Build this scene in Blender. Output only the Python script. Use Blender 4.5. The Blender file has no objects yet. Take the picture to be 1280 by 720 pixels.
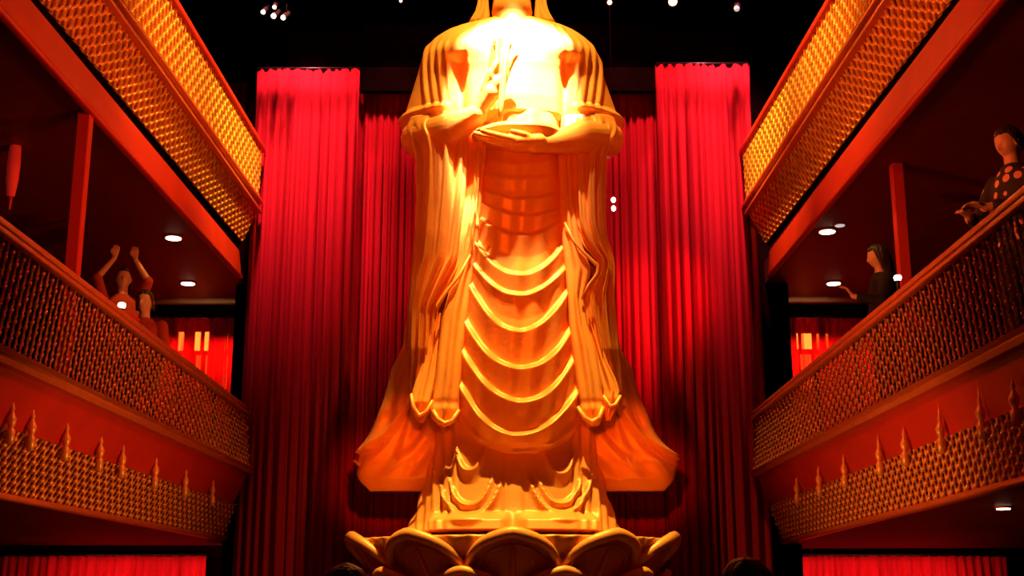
import bpy, bmesh, math, random
import numpy as np
from mathutils import Vector, Matrix, noise
random.seed(7); np.random.seed(7)
scn = bpy.context.scene
C = scn.collection
PI = math.pi
PITCH = math.radians(13.97); F = 1600.0; CZ = 1.5
cP, sP = math.cos(PITCH), math.sin(PITCH)

# ---------------------------------------------------------------- measuring helpers
def ray(px, py):
    u = px - 640.0; v = 360.0 - py
    return (u, F*cP - v*sP, F*sP + v*cP)
def W(px, py, y):                      # point on the plane at depth y
    d = ray(px, py); t = y/d[1]
    return Vector((d[0]*t, y, CZ + d[2]*t))
def WX(px, py, x):                     # point on the side plane at X
    d = ray(px, py); t = x/d[0]
    return Vector((x, d[1]*t, CZ + d[2]*t))
def WZ(px, py, z):                     # point on the horizontal plane at z
    d = ray(px, py); t = (z-CZ)/d[2]
    return Vector((d[0]*t, d[1]*t, z))

# ---------------------------------------------------------------- object helpers
def tag(o, label=None, cat=None, group=None, kind=None):
    if label: o['label'] = label
    if cat: o['category'] = cat
    if group: o['group'] = group
    if kind: o['kind'] = kind
    return o
def empty(name, loc, label=None, cat=None, group=None, rz=0):
    o = bpy.data.objects.new(name, None); C.objects.link(o)
    o.location = loc; o.rotation_euler = (0, 0, rz); o.empty_display_size = .1
    return tag(o, label, cat, group)
def link(name, me, mat, parent=None, smooth=True, world=False):
    o = bpy.data.objects.new(name, me); C.objects.link(o)
    if mat is not None and not me.materials: me.materials.append(mat)
    if smooth:
        me.polygons.foreach_set('use_smooth', [True]*len(me.polygons))
    if parent is not None:
        o.parent = parent
        if world:                       # mesh was written in world coordinates
            p = parent; m = Matrix.Identity(4)
            while p is not None:
                m = (Matrix.Translation(p.location) @ p.rotation_euler.to_matrix().to_4x4()) @ m
                p = p.parent
            me.transform(m.inverted())
    return o
class MB:
    def __init__(s): s.v = []; s.f = []
    def add(s, verts, faces):
        n = len(s.v); s.v.extend([tuple(q) for q in verts]); s.f.extend([tuple(i+n for i in f) for f in faces]); return s
    def box(s, x0, x1, y0, y1, z0, z1):
        vs = [(x, y, z) for x in (x0, x1) for y in (y0, y1) for z in (z0, z1)]
        return s.add(vs, [(0,1,3,2),(4,6,7,5),(0,4,5,1),(2,3,7,6),(0,2,6,4),(1,5,7,3)])
    def grid(s, P):                    # P[i][j] array n x m x 3
        n, m = P.shape[:2]
        f = [(i*m+j, i*m+j+1, (i+1)*m+j+1, (i+1)*m+j) for i in range(n-1) for j in range(m-1)]
        return s.add(P.reshape(-1, 3).tolist(), f)
    def loft(s, P, caps=True):         # rows of closed rings
        n, m = P.shape[:2]
        f = [(i*m+j, i*m+(j+1) % m, (i+1)*m+(j+1) % m, (i+1)*m+j) for i in range(n-1) for j in range(m)]
        if caps: f += [tuple(range(m-1, -1, -1)), tuple((n-1)*m+j for j in range(m))]
        return s.add(P.reshape(-1, 3).tolist(), f)
    def tube(s, pts, rad, n=10, flat=1.0, caps=True, up=None):
        pts = [Vector(p) for p in pts]
        if not hasattr(rad, '__len__'): rad = [rad]*len(pts)
        rings = []; ref = None
        for i, p in enumerate(pts):
            t = (pts[min(i+1, len(pts)-1)] - pts[max(i-1, 0)]).normalized()
            if ref is None:
                a = Vector(up) if up is not None else (Vector((0, 0, 1)) if abs(t.z) < .9 else Vector((1, 0, 0)))
            else: a = ref
            a = (a - t*a.dot(t)).normalized(); b = t.cross(a); ref = a
            rings.append([p + a*math.cos(k*2*PI/n)*rad[i]*flat + b*math.sin(k*2*PI/n)*rad[i] for k in range(n)])
        return s.loft(np.array([[list(q) for q in r] for r in rings]), caps)
    def limb(s, a, b, ra, rb, n=14):   # tapered capsule
        a = Vector(a); b = Vector(b); t = (b-a).normalized(); pts = []; rr = []
        for k in range(5):
            q = -math.cos(k/4*PI/2); pts.append(a + t*ra*q*.98); rr.append(ra*math.sin(max(k/4*PI/2, .12)))
        for k in range(4, -1, -1):
            q = math.cos(k/4*PI/2); pts.append(b + t*rb*q*.98); rr.append(rb*math.sin(max(k/4*PI/2, .12)))
        return s.tube(pts, rr, n)
    def lathe(s, prof, c=(0, 0, 0), n=16, sx=1, sy=1):
        P = np.array([[[c[0]+r*sx*math.cos(k*2*PI/n), c[1]+r*sy*math.sin(k*2*PI/n), c[2]+z] for k in range(n)] for r, z in prof])
        return s.loft(P)
    def ball(s, c, r, n=14):
        rx, ry, rz = r if hasattr(r, '__len__') else (r, r, r)
        P = np.array([[[c[0]+rx*math.sin(a)*math.cos(b), c[1]+ry*math.sin(a)*math.sin(b), c[2]-rz*math.cos(a)]
                       for b in [k*2*PI/(n*2) for k in range(n*2)]] for a in [max(.02, min(PI-.02, i*PI/n)) for i in range(n+1)]])
        return s.loft(P)
    def mesh(s, name='mesh'):
        me = bpy.data.meshes.new(name); me.from_pydata(s.v, [], s.f); me.update(); return me
    def build(s, name, mat, parent=None, smooth=True, world=False):
        me = s.mesh(name)
        bm = bmesh.new(); bm.from_mesh(me); bmesh.ops.recalc_face_normals(bm, faces=bm.faces); bm.to_mesh(me); bm.free()
        return link(name, me, mat, parent, smooth, world)
    def fused(s, name, mat, voxel, parent=None, world=False, smooth_it=3):
        me = s.mesh(name)
        bm = bmesh.new(); bm.from_mesh(me); bmesh.ops.recalc_face_normals(bm, faces=bm.faces); bm.to_mesh(me); bm.free()
        t = bpy.data.objects.new('tmp', me); C.objects.link(t)
        r = t.modifiers.new('r', 'REMESH'); r.mode = 'VOXEL'; r.voxel_size = voxel
        q = t.modifiers.new('s', 'SMOOTH'); q.iterations = smooth_it; q.factor = .5
        dg = bpy.context.evaluated_depsgraph_get(); dg.update()
        new = bpy.data.meshes.new_from_object(t.evaluated_get(dg))
        bpy.data.objects.remove(t)
        new.name = name
        return link(name, new, mat, parent, True, world)
def bevel(o, w=.01, seg=2):
    m = o.modifiers.new('bevel', 'BEVEL'); m.width = w; m.segments = seg; m.limit_method = 'ANGLE'; return o

# ---------------------------------------------------------------- materials
def mat(name, col, rough=.5, metal=0., spec=.5, noise_amt=0., nscale=4., bump=0., bscale=30., emit=None, estr=0., sheen=0., aniso=(1,1,1)):
    m = bpy.data.materials.new(name); m.use_nodes = True
    nt = m.node_tree; b = nt.nodes['Principled BSDF']
    b.inputs['Base Color'].default_value = (*col, 1); b.inputs['Roughness'].default_value = rough
    b.inputs['Metallic'].default_value = metal; b.inputs['Specular IOR Level'].default_value = spec
    if sheen: b.inputs['Sheen Weight'].default_value = sheen
    tc = nt.nodes.new('ShaderNodeTexCoord'); mp = nt.nodes.new('ShaderNodeMapping')
    mp.inputs['Scale'].default_value = aniso
    nt.links.new(tc.outputs['Object'], mp.inputs['Vector'])
    if noise_amt:
        n = nt.nodes.new('ShaderNodeTexNoise'); n.inputs['Scale'].default_value = nscale; n.inputs['Detail'].default_value = 4
        r = nt.nodes.new('ShaderNodeValToRGB')
        lo = tuple(c*(1-noise_amt) for c in col); hi = tuple(min(1, c*(1+noise_amt*.6)) for c in col)
        r.color_ramp.elements[0].position = .3; r.color_ramp.elements[1].position = .7
        r.color_ramp.elements[0].color = (*lo, 1); r.color_ramp.elements[1].color = (*hi, 1)
        nt.links.new(mp.outputs[0], n.inputs['Vector']); nt.links.new(n.outputs['Fac'], r.inputs['Fac'])
        nt.links.new(r.outputs['Color'], b.inputs['Base Color'])
    if bump:
        n2 = nt.nodes.new('ShaderNodeTexNoise'); n2.inputs['Scale'].default_value = bscale; n2.inputs['Detail'].default_value = 3
        bp = nt.nodes.new('ShaderNodeBump'); bp.inputs['Strength'].default_value = bump; bp.inputs['Distance'].default_value = .02
        nt.links.new(mp.outputs[0], n2.inputs['Vector']); nt.links.new(n2.outputs['Fac'], bp.inputs['Height'])
        nt.links.new(bp.outputs['Normal'], b.inputs['Normal'])
    if emit is not None:
        b.inputs['Emission Color'].default_value = (*emit, 1); b.inputs['Emission Strength'].default_value = estr
    return m
GOLD = mat('gilded_surface', (.95, .40, .085), .42, .1, .5, .12, 3, .12, 22)
PETALM = mat('gilded_lotus', (.95, .40, .07), .4, .1, .5, .15, 3, .12, 22)
PETAL_SHADE = mat('shade_toned_petal', (.72, .20, .03), .45, .1, .4, .15, 3, .12, 22)  # gilding made darker and redder, painting in the shade below the petal rims
VELVET = mat('red_velvet', (.36, .010, .018), .95, 0, .04, .18, 6, .1, 40, aniso=(1, 1, .05))
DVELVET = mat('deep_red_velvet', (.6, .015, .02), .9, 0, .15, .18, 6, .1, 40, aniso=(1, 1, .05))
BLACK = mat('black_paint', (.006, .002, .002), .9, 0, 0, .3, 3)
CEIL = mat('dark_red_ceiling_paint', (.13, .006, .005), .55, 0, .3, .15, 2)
LACQ = mat('red_lacquer', (.50, .022, .012), .55, 0, .25, .12, 3)
RAIL = mat('copper_lacquer_rail', (.62, .16, .06), .3, .3, .5, .1, 8)
MESHG = mat('gold_openwork_metal', (.90, .46, .12), .38, .35, .5, .15, 8)
MESHC = mat('copper_openwork_metal', (.72, .26, .11), .28, .55, .5, .25, 12)
BACKG = mat('bronze_backing_sheet', (.75, .30, .07), .5, .2, .5, .2, 10)
WOOD = mat('dark_stained_floor', (.06, .02, .012), .3, 0, .5, .3, 5, aniso=(8, .6, 1))
SKIN = mat('skin', (.62, .30, .20), .5, 0, .4, .06, 12)
HAIR = mat('dark_hair', (.035, .014, .01), .45, 0, .5, .4, 30, .6, 60, aniso=(1, 1, .2))
SHIRT_R = mat('rust_cloth', (.42, .05, .03), .85, 0, .2, .1, 8, .2, 20)
SHIRT_B = mat('black_cloth', (.02, .012, .014), .85, 0, .2, .1, 8, .2, 20)
def pattern_cloth():
    m = mat('patterned_cloth', (.5, .1, .06), .8)
    nt = m.node_tree; b = nt.nodes['Principled BSDF']
    v = nt.nodes.new('ShaderNodeTexVoronoi'); v.inputs['Scale'].default_value = 11
    r = nt.nodes.new('ShaderNodeValToRGB'); r.color_ramp.interpolation = 'CONSTANT'
    r.color_ramp.elements[0].color = (.75, .30, .2, 1); r.color_ramp.elements[1].position = .34; r.color_ramp.elements[1].color = (.02, .01, .012, 1)
    tc = nt.nodes.new('ShaderNodeTexCoord')
    nt.links.new(tc.outputs['Object'], v.inputs['Vector']); nt.links.new(v.outputs['Distance'], r.inputs['Fac']); nt.links.new(r.outputs['Color'], b.inputs['Base Color'])
    return m
SHIRT_P = pattern_cloth()
LAMPW = mat('lit_lamp_glass', (1, .8, .6), .4, emit=(1, .72, .5), estr=9)
LAMPO = mat('lit_orange_lamp_glass', (1, .5, .3), .4, emit=(1, .35, .2), estr=6)
LAMPD = mat('faint_lamp_glass', (.6, .6, .6), .4, emit=(.8, .8, .85), estr=.6)
WINL = mat('lit_amber_glass', (1, .6, .2), .4, emit=(1, .5, .12), estr=16)
LANT = mat('dim_red_lantern_paper', (.6, .03, .02), .7, emit=(.8, .03, .02), estr=.12)
STEEL = mat('black_steel', (.03, .02, .02), .35, .6)
def sheer():
    m = bpy.data.materials.new('sheer_red_cloth'); m.use_nodes = True; nt = m.node_tree
    out = nt.nodes['Material Output']; b = nt.nodes['Principled BSDF']
    b.inputs['Base Color'].default_value = (.8, .02, .02, 1); b.inputs['Roughness'].default_value = .9
    t = nt.nodes.new('ShaderNodeBsdfTransparent'); t.inputs['Color'].default_value = (1, .45, .3, 1)
    mx = nt.nodes.new('ShaderNodeMixShader')
    n = nt.nodes.new('ShaderNodeTexNoise'); n.inputs['Scale'].default_value = 9; n.inputs['Detail'].default_value = 1
    mp = nt.nodes.new('ShaderNodeMapping'); mp.inputs['Scale'].default_value = (1, 1, .03)
    r = nt.nodes.new('ShaderNodeMapRange'); r.inputs['From Min'].default_value = .42; r.inputs['From Max'].default_value = .56
    r.inputs['To Min'].default_value = 1.0; r.inputs['To Max'].default_value = .45
    tc = nt.nodes.new('ShaderNodeTexCoord')
    nt.links.new(tc.outputs['Object'], mp.inputs[0]); nt.links.new(mp.outputs[0], n.inputs['Vector']); nt.links.new(n.outputs['Fac'], r.inputs['Value'])
    nt.links.new(r.outputs[0], mx.inputs['Fac']); nt.links.new(t.outputs[0], mx.inputs[1]); nt.links.new(b.outputs[0], mx.inputs[2]); nt.links.new(mx.outputs[0], out.inputs['Surface'])
    return m
SHEER = sheer()

# ---------------------------------------------------------------- the hall shell
YE = 15.3            # where the balconies end, at the curtain line
YB = 17.2            # back wall
XS = 6.6             # side walls
HT = 12.4            # ceiling height
def struct(name, mb, m):
    return tag(mb.build(name, m, smooth=False), kind='structure')
struct('floor', MB().box(-XS, XS, 1.2, YB, -.1, 0), WOOD)
struct('wall_back', MB().box(-XS-.2, XS+.2, YB, YB+.2, 0, HT), BLACK)
struct('wall_left', MB().box(-XS-.2, -XS, 1.2, YB, 0, HT), BLACK)
struct('wall_right', MB().box(XS, XS+.2, 1.2, YB, 0, HT), BLACK)
struct('ceiling', MB().box(-XS, XS, 1.2, YB, HT, HT+.2), BLACK)

# ---------------------------------------------------------------- balconies
class Line:                              # a level edge running down the hall
    def __init__(s, near, far, yf=YE):
        a = W(far[0], far[1], yf); b = WZ(near[0], near[1], a.z)
        s.z = a.z; s.k = (b.x-a.x)/(b.y-a.y); s.xf = a.x; s.yf = yf
    def at(s, y): return Vector((s.xf + (y-s.yf)*s.k, y, s.z))
YN = 3.0
def sweep(mb, prof_fn, y0=YN, y1=YE, n=16):       # prof_fn(y) -> closed ring of points
    P = np.array([[list(q) for q in prof_fn(y0+(y1-y0)*i/n)] for i in range(n+1)])
    mb.loft(P)
def bar(mb, line, w, h, dx=0, dz=0, y0=YN, y1=YE):
    def ring(y):
        p = line.at(y); x = p.x+dx; z = p.z+dz
        r = min(w, h)*.28; pts = []
        for cx, cz, a0 in ((w/2-r, h/2-r, 0), (-w/2+r, h/2-r, 90), (-w/2+r, -h/2+r, 180), (w/2-r, -h/2+r, 270)):
            for k in range(3):
                a = math.radians(a0+45*k); pts.append((x+cx+r*math.cos(a), y, z+cz+r*math.sin(a)))
        return pts
    sweep(mb, ring, y0, y1)
def panel(mb, la, lb, thick, off=0, y0=YN, y1=YE):   # sheet between two edges; off pushes it away from the hall
    s = 1 if la.xf > 0 else -1
    def ring(y):
        a = la.at(y); b = lb.at(y)
        n = Vector(((b.z-a.z), 0, -(b.x-a.x))).normalized()
        if n.x*s < 0: n = -n
        return [a+n*off, b+n*off, b+n*(off+thick), a+n*(off+thick)]
    sweep(mb, ring, y0, y1)
def lattice(mb, la, lb, pitch, cells, amp, r0, r1, y0=YN, y1=YE, off=0, wob=0.0, seg=8):
    s = 1 if la.xf > 0 else -1
    N = int((y1-y0)/pitch); M = cells*seg
    for j in range(N+1):
        y = y0 + pitch*j; sg = 1 if j % 2 else -1
        t = np.linspace(0, 1, M+1)
        a = np.array(la.at(0)); b = np.array(lb.at(0))
        yy = y + sg*amp*np.cos(2*PI*cells*t)
        pa = np.stack([la.xf+(yy-la.yf)*la.k, yy, np.full_like(yy, la.z)], 1)
        pb = np.stack([lb.xf+(yy-lb.yf)*lb.k, yy, np.full_like(yy, lb.z)], 1)
        nrm = Vector((lb.z-la.z, 0, -(lb.xf-la.xf))).normalized()
        if nrm.x*s < 0: nrm = -nrm
        nv = np.array(nrm)
        p = pa + (pb-pa)*t[:, None] + nv*(off + wob*sg*np.cos(2*PI*cells*t))[:, None]
        rad = r0 + (r1-r0)*(np.abs(np.cos(2*PI*cells*t)))**2
        rings = np.stack([p + np.array([0, 1, 0])*rad[:, None], p + nv*rad[:, None]*.8, p - np.array([0, 1, 0])*rad[:, None], p - nv*rad[:, None]*.8], 1)
        mb.loft(rings, False)

SIDES = {
 'left': dict(
  railtop=((212, 0), (327, 190)), goldbot=((143, 0), (323, 253)), meshtop=((130, 0), (321, 265)), meshbot=((50, 0), (303, 303)),
  bandtop=((38, 0), (299, 313)), bandbot=((0, 14), (302, 347)),
  lrail=((0, 281), (308, 513)), ltop=((0, 431), (312, 583)), lbot=((0, 454), (312, 593)), wtop=((0, 532), (295, 630)), wbot=((0, 620), (279, 674))),
 'right': dict(
  railtop=((1043, 0), (929, 192)), goldbot=((1100, 0), (933, 258)), meshtop=((1113, 0), (936, 268)), meshbot=((1190, 0), (957, 305)),
  bandtop=((1200, 0), (962, 311)), bandbot=((1250, 0), (960, 345)),
  lrail=((1280, 245), (945, 517)), ltop=((1280, 407), (943, 587)), lbot=((1280, 431), (943, 597)), wtop=((1280, 508), (961, 632)), wbot=((1280, 601), (980, 678))),
}
LN = {}
for side, d in SIDES.items():
    LN[side] = {k: Line(*v) for k, v in d.items()}
MEZZ = CZ + 1.5
for side in ('left', 'right'):
    L = LN[side]; s = -1 if side == 'left' else 1
    # ----- upper balcony
    up = empty('balcony', (L['bandbot'].xf, YE-3, L['bandbot'].z),
        f'upper balcony on the {side}, bright gold openwork parapet above a plain red beam', 'balcony', 'balconies along both sides of the hall')
    mb = MB(); bar(mb, L['railtop'], .10, .09, 0, .03); mb.build('handrail', LACQ, up, world=True)
    mb = MB(); panel(mb, L['railtop'], L['goldbot'], .05, .045); mb.build('backing_sheet', BACKG, up, smooth=False, world=True)
    mb = MB(); lattice(mb, L['railtop'], L['goldbot'], .085, 4, .034, .016, .03, seg=6, wob=.006); mb.build('openwork_panel', MESHG, up, world=True)
    mb = MB(); bar(mb, L['goldbot'], .12, .05, 0, .0); bar(mb, L['meshtop'], .09, .045, -s*.02, .0); mb.build('trim_rail', RAIL, up, world=True)
    mb = MB(); panel(mb, L['meshtop'], L['meshbot'], .04, .03); mb.build('lower_backing_sheet', BACKG, up, smooth=False, world=True)
    mb = MB(); lattice(mb, L['meshtop'], L['meshbot'], .085, 4, .03, .022, .029, seg=6, wob=.004); mb.build('lower_openwork_panel', MESHG, up, world=True)
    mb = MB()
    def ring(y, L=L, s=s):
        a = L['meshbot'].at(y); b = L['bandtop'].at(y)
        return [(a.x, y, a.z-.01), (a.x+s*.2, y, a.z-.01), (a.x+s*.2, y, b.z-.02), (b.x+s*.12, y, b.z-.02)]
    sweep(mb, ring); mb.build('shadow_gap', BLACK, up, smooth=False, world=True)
    mb = MB()
    def ring(y, L=L, s=s):
        a = L['bandtop'].at(y); b = L['bandbot'].at(y)
        return [(a.x, y, a.z), (a.x+(b.x-a.x)*.86, y, a.z+(b.z-a.z)*.86), (b.x+s*.22, y, a.z+(b.z-a.z)*.86), (b.x+s*.22, y, a.z)]
    sweep(mb, ring); mb.build('beam', LACQ, up, smooth=False, world=True)
    mb = MB(); bar(mb, L['bandbot'], .07, .045, s*.02, .01); mb.build('beam_edge', LACQ, up, world=True)
    # upper floor slab = ceiling of the mezzanine
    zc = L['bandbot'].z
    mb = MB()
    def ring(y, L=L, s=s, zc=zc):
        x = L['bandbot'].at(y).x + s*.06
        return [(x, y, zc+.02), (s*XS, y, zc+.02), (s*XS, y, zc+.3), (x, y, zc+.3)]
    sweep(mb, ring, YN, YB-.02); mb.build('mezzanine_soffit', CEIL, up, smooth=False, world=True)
    # ----- lower balcony
    lo = empty('balcony', (L['wbot'].xf, YE-3, L['wbot'].z),
        f'lower balcony on the {side}, dark copper openwork railing over a red fascia', 'balcony', 'balconies along both sides of the hall')
    mb = MB(); bar(mb, L['lrail'], .11, .05, 0, .0); bar(mb, L['lrail'], .06, .04, -s*.03, -.055); bevel(mb.build('handrail', RAIL, lo, world=True), .005)
    mb = MB(); lattice(mb, L['lrail'], L['ltop'], .09, 6, .038, .010, .022, seg=8, wob=.018); mb.build('openwork_railing', MESHC, lo, world=True)
    mb = MB()
    a, b = L['lrail'], L['ltop']
    for k in range(9):
        y = YE-.06-k*1.45
        mb.tube([a.at(y)+Vector((s*.06, 0, 0)), b.at(y)+Vector((s*.06, 0, 0))], .018, 8)
        mb.build('railing_post', STEEL, lo, world=True); mb = MB()
    zl, zt = L['lbot'].z, L['ltop'].z
    mb = MB()
    def ring(y, L=L, s=s):
        a = L['ltop'].at(y); b = L['lbot'].at(y); h = a.z-b.z
        return [(a.x-s*.02, y, a.z), (a.x-s*.06, y, a.z-h*.25), (a.x-s*.02, y, a.z-h*.45), (b.x-s*.05, y, a.z-h*.6), (b.x-s*.03, y, b.z), (b.x+s*.2, y, b.z), (a.x+s*.2, y, a.z)]
    sweep(mb, ring); mb.build('ledge', RAIL, lo, smooth=False, world=True)
    mb = MB(); panel(mb, L['lbot'], L['wtop'], .06, .03); mb.build('fascia', LACQ, lo, smooth=False, world=True)
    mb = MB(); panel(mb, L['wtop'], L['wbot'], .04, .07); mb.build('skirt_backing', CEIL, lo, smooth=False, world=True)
    mb = MB(); lattice(mb, L['wtop'], L['wbot'], .085, 4, .036, .010, .028, seg=8, wob=.02); mb.build('openwork_skirt', MESHG, lo, world=True)
    mb = MB(); bar(mb, L['wbot'], .08, .05, 0, -.0); mb.build('skirt_rail', RAIL, lo, world=True)
    pxs = [1275, 1232, 1182, 1136, 1104, 1060, 1028, 1000] if s > 0 else [8, 34, 77, 120, 148, 190, 228, 262]
    for i, px in enumerate(pxs):
        w = L['wtop']; y = 0
        # depth at which this edge passes the given column
        best = min((abs(640+F*w.at(q).x/(q*cP+(w.z-CZ)*sP)-px), q) for q in np.linspace(6, 15.2, 700))[1]
        p = w.at(best); h = (.27 if i in (1, 2, 4) else .2)
        pr = [(.001, -.12), (.028, -.11), (.032, -.02), (.018, .0), (.03, .03), (.034, .06), (.02, .09), (.012, .11), (.017, .13), (.008, .16), (.001, h)]
        MB().lathe([(r, z) for r, z in pr], (p.x-s*.03, p.y, p.z), 12).build('finial', MESHG, lo, world=True)
    # mezzanine floor slab and ground floor ceiling
    mb = MB()
    def ring(y, L=L, s=s):
        x = L['lbot'].at(y).x + s*.15; z = L['lbot'].z
        return [(x, y, z), (s*XS, y, z), (s*XS, y, z+.06), (x, y, z+.06)]
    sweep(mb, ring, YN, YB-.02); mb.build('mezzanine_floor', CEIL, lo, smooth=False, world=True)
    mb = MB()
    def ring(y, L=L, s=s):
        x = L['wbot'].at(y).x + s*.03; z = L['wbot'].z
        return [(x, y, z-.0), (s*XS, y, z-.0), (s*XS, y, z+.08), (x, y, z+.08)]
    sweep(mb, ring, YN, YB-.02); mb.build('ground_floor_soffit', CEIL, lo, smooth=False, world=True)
    # end wall piece behind the curtain edge (dark return), black beams over the side curtains
    mb = MB(); x0 = 3.25
    mb.box(s*2.98 if s > 0 else -3.5, s*3.5 if s > 0 else -2.98, YE+.45, YE+.6, 0, 9.0)
    tag(mb.build('trim_1' if s < 0 else 'trim_2', BLACK, smooth=False), kind='structure')
    zb = W(250, 388, YB-.15).z; zb2 = W(250, 398, YB-.15).z
    zg = W(100, 681, YB-.15).z; zg2 = W(100, 695, YB-.15).z
    mb = MB(); mb.box(min(s*3.5, s*XS), max(s*3.5, s*XS), YB-.3, YB-.1, zb2, zc+.02)
    tag(mb.build('trim_3' if s < 0 else 'trim_4', BLACK, smooth=False), kind='structure')
    mb = MB(); mb.box(min(s*3.5, s*XS), max(s*3.5, s*XS), YB-.3, YB-.1, zg2, L['wbot'].z)
    tag(mb.build('trim_5' if s < 0 else 'trim_6', BLACK, smooth=False), kind='structure')

# posts between the balconies
def post(px, pyb, X, side):
    s = 1 if X > 0 else -1
    b = WX(px, pyb, X); L = LN[side]
    z0 = L['lbot'].z+.06; z1 = L['bandbot'].z+.02
    r = empty('column', (X, b.y, z0), f'slim red square post behind the {side} railing', 'post')
    w = .052
    bevel(MB().box(-w, w, -w, w, 0, z1-z0).build('shaft', LACQ, r, smooth=False), .008)
    bevel(MB().box(-w*1.5, w*1.5, -w*1.5, w*1.5, 0, .05).build('foot_plate', LACQ, r, smooth=False), .008)
    return r
post(99, 240, -3.52, 'left'); post(1124, 260, 3.56, 'right')

# ---------------------------------------------------------------- curtains
def curtain(name, px0, px1, pyt, y, zbot, pleat, amp, m, label, pyx=None, group=None, seed=0, parent=None, cat='curtain', hem=False):
    a = W(px0, pyx or pyt, y); b = W(px1, pyx or pyt, y); zt = W(px0, pyt, y).z
    rng = random.Random(seed)
    n = max(2, int((b.x-a.x)/pleat)); seg = 8
    xs = np.linspace(a.x, b.x, n*seg+1); ph = np.zeros_like(xs)
    am = np.array([rng.uniform(.35, 1.3) for _ in range(n+2)])
    wid = np.cumsum([rng.uniform(.6, 1.5) for _ in range(n)]); wid = np.concatenate([[0], wid])/wid[-1]*n
    u = np.interp(np.linspace(0, n, n*seg+1), wid, np.arange(n+1))
    av = np.interp(u, np.arange(n+2), am)
    base = av*np.cos(2*PI*u)*amp + .35*amp*np.cos(2*PI*u*2.3+1) + amp*.5*np.cos(u*.9)
    nz = 24; P = []
    for i in range(nz+1):
        t = i/nz; z = zt + (zbot-zt)*t
        k = .35+.65*min(1, t*8)
        sh = .012*np.sin(3*t+u*.7)
        P.append(np.stack([xs+sh*t, y + base*k*(1+.25*math.sin(t*4)), np.full_like(xs, z)], 1))
    root = empty(name, ((a.x+b.x)/2, y, zbot), label, cat, group or 'red curtains of the hall')
    o = MB().grid(np.array(P)).build('drape', m, root, world=True)
    so = o.modifiers.new('thick', 'SOLIDIFY'); so.thickness = .012
    MB().tube([(a.x, y, zt+.012), (b.x, y, zt+.012)], .022, 8).build('curtain_rail', STEEL, root, world=True)
    return root
curtain('curtain', 322, 450, 87, 15.38, .02, .115, .05, VELVET, 'tall red velvet curtain left of the golden statue, outer bright panel', seed=3)
curtain('curtain', 820, 936, 81, 15.38, .02, .115, .05, VELVET, 'tall red velvet curtain right of the golden statue, outer bright panel', seed=5)
curtain('curtain', 446, 640, 104, 15.66, .02, .10, .042, VELVET, 'set-back red velvet curtain directly behind the statue, its left half', seed=8)
curtain('curtain', 651, 824, 104, 15.66, .02, .10, .042, VELVET, 'set-back red velvet curtain directly behind the statue, its right half', seed=9)
curtain('curtain', 286, 312, 104, 16.4, W(300, 150, 16.4).z, .09, .03, VELVET, 'small piece of red drape above the far end of the left balcony', seed=12)
# black pelmets over the curtains
def box_px(name, px0, py0, px1, py1, y, th, m, kind='structure'):
    a = W(px0, py1, y); b = W(px1, py0, y)
    o = MB().box(a.x, b.x, y, y+th, a.z, b.z).build(name, m, smooth=False); return tag(bevel(o, .01), kind=kind)
box_px('trim_7', 449, 84, 822, 114, 15.46, .1, BLACK)
PEL = mat('brown_black_pelmet', (.02, .005, .004), .9, 0, 0, .3, 4)
box_px('trim_8', 322, 38, 452, 85, 15.75, .1, PEL)
box_px('trim_9', 820, 38, 940, 80, 15.75, .1, PEL)
box_px('trim_10', 452, 30, 820, 86, 15.85, .1, PEL)
ztop = LN['left']['bandbot'].z; zg = LN['left']['wbot'].z
curtain('curtain', 150, 299, 397, YB-.42, MEZZ-.0, .16, .03, SHEER, 'sheer red curtain glowing at the end of the left balcony, amber lights showing through', seed=21)
curtain('curtain', 961, 1110, 397, YB-.42, MEZZ-.0, .16, .03, SHEER, 'sheer red curtain glowing at the end of the right balcony, amber lights showing through', seed=22)
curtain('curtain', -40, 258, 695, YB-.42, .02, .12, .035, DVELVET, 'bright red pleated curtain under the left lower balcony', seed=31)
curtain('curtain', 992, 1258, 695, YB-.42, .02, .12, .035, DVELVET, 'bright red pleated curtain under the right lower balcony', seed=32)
# amber windows behind the sheer curtains
def lit_window(name, cols, rows, y):
    mb = MB(); x0 = min(c[0] for c in cols)-6; x1 = max(c[1] for c in cols)+6
    a = W(x0, rows[-1][1]+6, y); b = W(x1, rows[0][0]-6, y)
    f = MB(); f.box(a.x, b.x, y+.02, y+.07, a.z, b.z)
    root = tag(bevel(f.build(name, BLACK, smooth=False), .004), kind='structure')
    for r in rows:
        for c in cols:
            p = W(c[0], r[1], y); q = W(c[1], r[0], y)
            MB().box(p.x, q.x, y, y+.03, p.z, q.z).build('pane', WINL if r is rows[0] else WINL2, root, smooth=False)
    return root
WINL2 = mat('dim_amber_glass', (1, .4, .2), .4, emit=(1, .3, .08), estr=3)
lit_window('window_1', [(222, 230), (243, 251), (255, 266), (275, 285)], [(415, 438), (444, 486)], YB-.1)
lit_window('window_2', [(962, 970), (984, 997), (1003, 1014), (1022, 1035)], [(417, 436), (443, 486)], YB-.1)

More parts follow.
